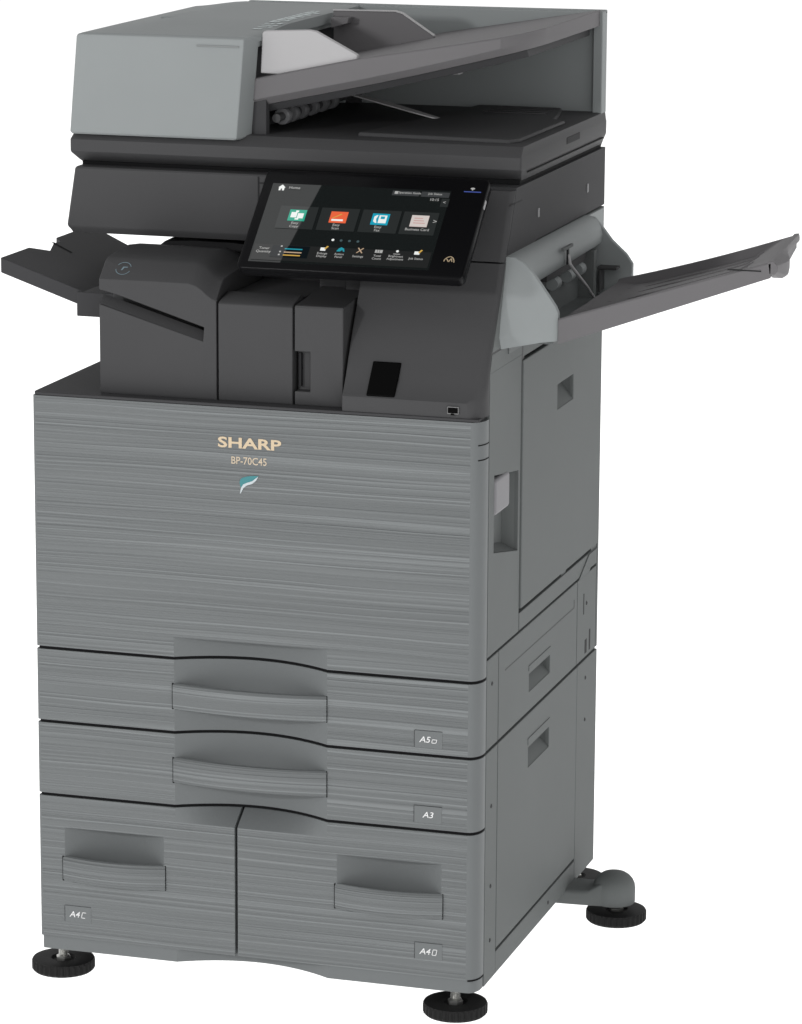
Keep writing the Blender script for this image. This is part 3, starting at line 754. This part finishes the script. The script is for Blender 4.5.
# exit tray, sloping up to the right
bm = NB(); rings = []
def lerp(a, b, t): return a+(b-a)*t
for s in [0, .015, .1, .2, .3, .4, .5, .6, .7, .78, .84, .88, .93, .975, 1.0]:
    xf, xb_ = lerp(.6850, .9600, s), lerp(.6700, .9160, s)
    yf, yb = .108, .498
    zbot = lerp(.8960, .9960, s); hf = lerp(.0330, .0205, s)
    zr = lerp(.9230, .9960, s) - .003*math.sin(math.pi*s)
    zft = zbot+hf
    dish = .015*min(1, s*6+.25)*max(0, min(1, (.93-s)/.15))
    def P(t, z): return (lerp(xf, xb_, t), lerp(yf, yb, t), z)
    mid = lambda t, d: lerp(zft, zr, t)-d
    ring = [P(0, zbot), P(0, zft-.002), P(.004, zft), P(.018, zft), P(.032, mid(.032, dish*.75)), P(.18, mid(.18, dish)), P(.26, mid(.26, dish*.80)), P(.42, mid(.42, dish*1.05)), P(.60, mid(.60, dish*.85)), P(.80, mid(.80, dish*1.0)),
            P(.955, mid(.955, dish*.8)), P(.975, mid(.975, 0)), P(1, zr), P(1, zr-.018), P(.5, mid(.5, .03)), P(.05, zbot)]
    rings.append(ring)
add_loft(bm, rings)
et = finish('exit_tray', bm, M_TRAY, root, .0, sharp=35)
for tv in (.16, .34, .52, .70, .86):
    bm = NB(); rings = []
    for s in lin(.0, .84, 12):
        xf, xb_ = lerp(.6850, .9600, s), lerp(.6700, .9160, s); zft = lerp(.8960, .9960, s)+lerp(.0330, .0205, s); zr = lerp(.9230, .9960, s)-.003*math.sin(math.pi*s)
        x, y, z = lerp(xf, xb_, tv), lerp(.108, .498, tv), lerp(zft, zr, tv)
        d = .015*min(1, s*6+.25)*max(0, min(1, (.93-s)/.15))
        h_ = .95-.15*max(0, min(1, (s-.1)*4))
        rings.append([(x, y-.0030, z-d*.95-.003), (x, y-.0014, z-d*h_), (x, y+.0014, z-d*h_), (x, y+.0030, z-d*.95-.003)])
    add_loft(bm, rings); finish('tray_rib', bm, M_TRAY, et, 0)
# rounded end rim with finger grip
bm = NB(); rings = []
for i in range(17):
    t = i/16
    x, y = lerp(.9600, .9160, t), lerp(.108, .498, t); z = lerp(1.0155, .9960, t)
    dp = .012+.013*math.exp(-((t-.16)/.13)**2); o2 = .002+.013*math.exp(-((t-.20)/.20)**2)
    rings.append([(x-.004, y, z+.001), (x+.003, y, z+.0020), (x+o2+.002, y, z-.003), (x+o2+.002, y, z-dp+.004), (x+o2-.002, y, z-dp), (x-.002, y, z-dp)])
add_loft(bm, rings); finish('tray_rim', bm, M_TRAY, et, .001, sharp=40)
bm = NB(); add_box(bm, .905, .948, .1072, .112, 1.0035, 1.0050); finish('groove', bm, M_DARK, et)

# --- tilting touch panel ------------------------------------------------------------------------
P0 = Vector((.2935, -.02, .9965)); VV = Vector((0, .125, .1095)).normalized(); UU = Vector((1, 0, 0)); NN = Vector((0, -VV.z, VV.y))
PW, PH = .3000, .1662
def pp(u, v, w=0): return P0+UU*u+VV*v+NN*w
bm = NB()
def rr2(u0, u1, v0, v1, r, n_=4): return rrect(u0, u1, v0, v1, r, n_)
rings = []
for w_, i_ in ((-.0200, .006), (-.0175, .0015), (-.0150, .0), (-.0012, .0), (0, .0012)):
    rings.append([pp(u, v, w_) for u, v in rr2(i_-.001, PW-i_, i_-.001, PH-i_, .0075)])
add_loft(bm, rings)
pan = finish('control_panel', bm, M_BLACK, root, 0, sharp=45)
bm = NB(); add_loft(bm, [[pp(u, v, w_) for u, v in ((.10, .05), (.22, .05), (.22, .15), (.10, .15))] for w_ in (-.012, -.05)]); finish('panel_mount', bm, M_CHAR2, pan, .003)
def to_uv(px, py):
    d = _f + _R*((px-401)/FPX) - _U*((py-512)/FPX)
    t = (P0-CAM).dot(NN)/d.dot(NN); q = CAM+d*t-P0; return q.x, q.dot(VV)
def ui_poly(bm, pts, w_=.0006, mi=0): bm.faces.new([bm.verts.new(pp(u, v, w_)) for u, v in pts]).material_index = mi
def ui_rect(bm, u0, u1, v0, v1, w_=.0006, mi=0): ui_poly(bm, [(u0, v0), (u1, v0), (u1, v1), (u0, v1)], w_, mi)
def ui_text(s, u, v, size, w_=.0014, m_=None, parent=pan, name='screen_text', sx=1.0):
    mx = Matrix(((UU.x, VV.x, NN.x, 0), (UU.y, VV.y, NN.y, 0), (UU.z, VV.z, NN.z, 0), (0, 0, 0, 1)))
    bm = text_bm(s, size, Matrix.Translation(pp(u, v, w_)) @ mx, sx=sx, offset=.00004)
    finish(name, bm, m_ or G_TXT, parent, flat=True, recalc=False)
bm = NB(); add_loft(bm, [[pp(u, v, w_) for u, v in rr2(.0125, .2535, .0095, .1425, .0005)] for w_ in (-.0004, .0002)]); finish('glass_front', bm, M_GLASS, pan)
bm = NB(); ui_rect(bm, .0148, .2512, .0125, .0385, .0007); finish('status_bar', bm, G_BAR, pan, flat=True)
# app tiles with their icons
tiles = [(.0337, .0862), (.0890, .1422), (.1450, .1985), (.2010, .2460)]
tiles = [(.0335, .0845), (.0893, .1405), (.1452, .1964), (.2000, .2465)]
for (u0, u1), gm, txt in zip(tiles, (G_GREEN, G_ORANGE, G_BLUE, G_ROSE), ('Easy\nCopy', 'Easy\nScan', 'Easy\nFax', 'Business Card')):
    bm = NB(); ui_rect(bm, u0, u1, .0665, .1045, .0007); finish('app_tile', bm, G_TILE, pan, flat=True)
    cx = (u0+u1)/2; cy = .0890
    bm = NB(); ui_rect(bm, cx-.0115, cx+.0115, cy-.0095, cy+.0095, .0010, 0)
    w_ = .0013
    if gm is G_GREEN:
        ui_rect(bm, cx-.0085, cx-.0005, cy-.0040, cy+.0050, w_, 1); ui_rect(bm, cx+.0005, cx+.0085, cy-.0050, cy+.0035, w_, 1); ui_rect(bm, cx-.003, cx+.001, cy+.005, cy+.008, w_, 1); ui_rect(bm, cx-.002, cx+.003, cy-.0075, cy-.005, w_, 1)
    elif gm is G_ORANGE:
        ui_rect(bm, cx-.0085, cx+.0070, cy-.0065, cy-.0035, w_, 1); ui_poly(bm, [(cx-.0085, cy-.0018), (cx-.0075, cy-.0026), (cx+.004, cy+.0050), (cx+.003, cy+.006)], w_, 2)
    elif gm is G_BLUE:
        ui_rect(bm, cx-.0020, cx+.0085, cy-.0065, cy+.0065, w_, 1); ui_poly(bm, [(cx-.0085, cy-.004), (cx-.0055, cy-.0065), (cx-.0035, cy-.0065), (cx-.0055, cy), (cx-.0035, cy+.0065), (cx-.0055, cy+.0065), (cx-.0085, cy+.004)], w_, 1)
        ui_rect(bm, cx+.0005, cx+.006, cy, cy+.0045, .0016, 0)
    else:
        ui_rect(bm, cx-.0115, cx+.0115, cy-.0095, cy+.0095, w_, 1)
        for q in range(3): ui_rect(bm, cx-.0075, cx+.008-.002*q, cy-.0045+.004*q, cy-.0030+.004*q, .0016, 0)
    finish('app_icon', bm, [gm, G_PALE if gm is G_ROSE else G_WHITE, G_AMBER], pan, flat=True)
    ui_text(txt, cx, .0728 if gm is not G_ROSE else .0745, .0056, parent=pan, sx=1.0)
# header
bm = NB(); u, v = to_uv(282, 188); ui_poly(bm, [(u-.005, v+.0005), (u, v+.0055), (u+.005, v+.0005)]); ui_rect(bm, u-.0037, u-.001, v-.0045, v+.0005); ui_rect(bm, u+.001, u+.0037, v-.0045, v+.0005); ui_rect(bm, u-.001, u+.001, v-.0015, v+.0005)
finish('home_icon', bm, G_WHITE, pan, flat=True)
u, v = to_uv(295, 188.5); ui_text('Home', u, v, .0062)
bm = NB()
for a, b in (((393, 191.5), (419, 196.0)), ((422, 192.6), (449, 197.5))):
    (u0, v1), (u1, v0) = to_uv(*a), to_uv(*b); ui_rect(bm, u0, u1, v0-.0012, v1+.0012)
finish('header_button', bm, G_BTN, pan, flat=True)
u, v = to_uv(409.5, 193.7); ui_text('Operation Guide', u, v, .0046)
u, v = to_uv(435.5, 194.8); ui_text('Job Status', u, v, .0046)
bm = NB(); u, v = to_uv(396.6, 193); ui_rect(bm, u-.0022, u+.0022, v-.0022, v+.0022, .001); finish('guide_icon', bm, G_TXT, pan, flat=True)
u, v = to_uv(434.5, 200.5); ui_text('10:15', u, v, .0058)
bm = NB(); (u0, v1), (u1, v0) = to_uv(442, 199), to_uv(447.5, 207.5); ui_rect(bm, u0, u1, v0, v1); finish('side_tab', bm, G_TILE, pan, flat=True)
u, v = to_uv(444.5, 203.3); ui_text('<', u, v, .0070)
u, v = to_uv(435, 222.5); ui_text('>', u, v, .0100)
# page dots
for i, (x, y) in enumerate(((333, 240.2), (341.2, 240.8), (349.5, 241.3), (358, 241.8))):
    u, v = to_uv(x, y); bm = NB(); ui_poly(bm, [(u+.0019*math.cos(a*math.pi/6), v+.0019*math.sin(a*math.pi/6)) for a in range(12)]); finish('page_dot', bm, G_WHITE if i == 0 else G_DIM, pan, flat=True)
# toner gauge
u, v = to_uv(264, 250.3); ui_text('Toner\nQuantity', u, v, .0056)
bm = NB(); (u0, v1), (u1, v0) = to_uv(276, 245.5), to_uv(306, 259); ui_rect(bm, u0-.004, u1+.001, v0, v1, .0010); finish('toner_gauge', bm, G_DEEP, pan, flat=True)
for (xa, y, xb2), gm in zip(((285, 249.4, 302.5), (284, 252.7, 301.5), (283, 255.6, 300)), (G_TEAL, G_TAN, G_AMBER)):
    (u0, v0), (u1, _) = to_uv(xa, y), to_uv(xb2, y+1.3); bm = NB(); ui_rect(bm, u0, u1, v0-.0009, v0+.0009, .0014); finish('toner_level', bm, gm, pan, flat=True)
bm = NB()
for x, y in ((282, 246.8), (280.3, 252.2), (279, 255.2)): u, v = to_uv(x, y); ui_rect(bm, u-.0012, u+.0012, v-.0012, v+.0012, .0014)
finish('toner_mark', bm, G_TXT, pan, flat=True)
# shortcut icons
for (x, y), txt, kind in zip(((324, 249.5), (341, 250.3), (360, 251.2), (379, 252), (397.5, 252.5), (418, 253.5)), ('Enlarge\nDisplay', 'Action\nPanel', 'Settings', 'Total\nCount', 'Brightness\nAdjustment', 'Job Status'), 'ftxcbf'):
    u, v = to_uv(x, y); bm = NB()
    if kind == 'f': ui_rect(bm, u-.0045, u+.0025, v-.0030, v+.0022, .0012, 0); ui_poly(bm, [(u+.0005, v), (u+.0022, v-.0012), (u+.0060, v+.0042), (u+.0035, v+.0050)], .0016, 1)
    elif kind == 't': ui_poly(bm, [(u-.0055, v-.003), (u-.003, v+.002), (u, v+.004), (u+.004, v+.002), (u+.0055, v-.003), (u+.0035, v-.003), (u+.002, v), (u-.0005, v-.003)], .0012, 2)
    elif kind == 'x': ui_poly(bm, [(u-.0045, v-.004), (u-.003, v-.0042), (u+.0050, v+.0040), (u+.0035, v+.0046)], .0012, 3); ui_poly(bm, [(u+.0045, v-.004), (u+.003, v-.0045), (u-.0035, v+.0040), (u-.002, v+.0046)], .0014, 3)
    elif kind == 'c': ui_rect(bm, u-.005, u+.005, v-.0025, v+.0025, .0012, 4); [ui_rect(bm, u-.0018+.003*q-.0004, u-.0018+.003*q+.0002, v-.0025, v+.0025, .0015, 5) for q in range(2)]
    else: ui_poly(bm, [(u+.0019*math.cos(a*math.pi/5), v+.001+.0019*math.sin(a*math.pi/5)) for a in range(10)], .0012, 0); ui_rect(bm, u-.0045, u+.0045, v-.0042, v-.0032, .0012, 4)
    finish('shortcut_icon', bm, [G_WHITE, G_AMBER, G_TEAL, G_TAN, G_TXT, G_BAR], pan, flat=True)
    ui_text(txt, u-.0004, v-.0100, .0047)
# marks on the bezel
bm = NB(); (u0, v0), (u1, v1) = to_uv(464, 192.0), to_uv(481, 193.2); ui_rect(bm, u0, u1, v0-.0006, v0+.0010); finish('status_lamp', bm, G_INDIGO, pan, flat=True)
bm = NB(); u, v = to_uv(473, 189); ui_poly(bm, [(u+.0030*math.cos(a*math.pi/5), v+.0016*math.sin(a*math.pi/5)) for a in range(10)]); ui_rect(bm, u-.0008, u+.0008, v-.003, v); finish('power_mark', bm, G_TXT, pan, flat=True)
bm = NB(); u, v = to_uv(449.5, 259.5)
def stroke(pts, t=.0007):
    for (a, b), (c_, d) in zip(pts, pts[1:]):
        q = Vector((c_-a, d-b)); nn = Vector((-q.y, q.x)).normalized()*t
        ui_poly(bm, [(u+a-nn.x, v+b-nn.y), (u+c_-nn.x, v+d-nn.y), (u+c_+nn.x, v+d+nn.y), (u+a+nn.x, v+b+nn.y)])
stroke([(-.0065, -.004), (-.0062, -.001), (-.003, .003), (.001, .0045), (.0045, .002), (.0065, -.002), (.0068, -.005)]); stroke([(-.0035, .0005), (-.0005, -.0045), (.0025, .0015), (.004, -.004)])
finish('contactless_mark', bm, mat('gold_mark', (.35, .27, .17), .4), pan, flat=True)
bm = NB(); add_loft(bm, [[pp(PW-.0005+d, v, w_) for v, w_ in ((.120, -.0075), (.133, -.0075), (.133, -.003), (.120, -.003))] for d in (0, .0016)]); finish('power_button', bm, M_GUIDE, pan, .0004)

# pieces that are separate bodies become parts of their own
def split_loose(o):
    bm = NB(); bm.from_mesh(o.data); left = set(bm.verts); groups = []
    while left:
        st = [left.pop()]; g_ = set(st)
        while st:
            v = st.pop()
            for ed in v.link_edges:
                w = ed.other_vert(v)
                if w in left: left.discard(w); g_.add(w); st.append(w)
        groups.append({v.index for v in g_})
    bm.free()
    if len(groups) < 2: return
    base = o.data
    for k, g_ in enumerate(groups):
        me = base.copy(); b2 = NB(); b2.from_mesh(me); b2.verts.ensure_lookup_table()
        bmesh.ops.delete(b2, geom=[v for v in b2.verts if v.index not in g_], context='VERTS'); b2.to_mesh(me); b2.free()
        if k == 0: o.data = me
        else:
            c_ = o.copy(); c_.data = me; COL.objects.link(c_); c_.parent = o.parent
for o in list(S.objects):
    if o.type == 'MESH' and o.name.split('.')[0] in ('handle_gap', 'cable_slot', 'groove', 'label_edge', 'inner_post', 'inner_bracket', 'screw', 'port_socket', 'paper_stop', 'toner_mark', 'paper_rib', 'ramp_rib', 'screw_cap', 'sensor_mount', 'header_button'):
        split_loose(o)
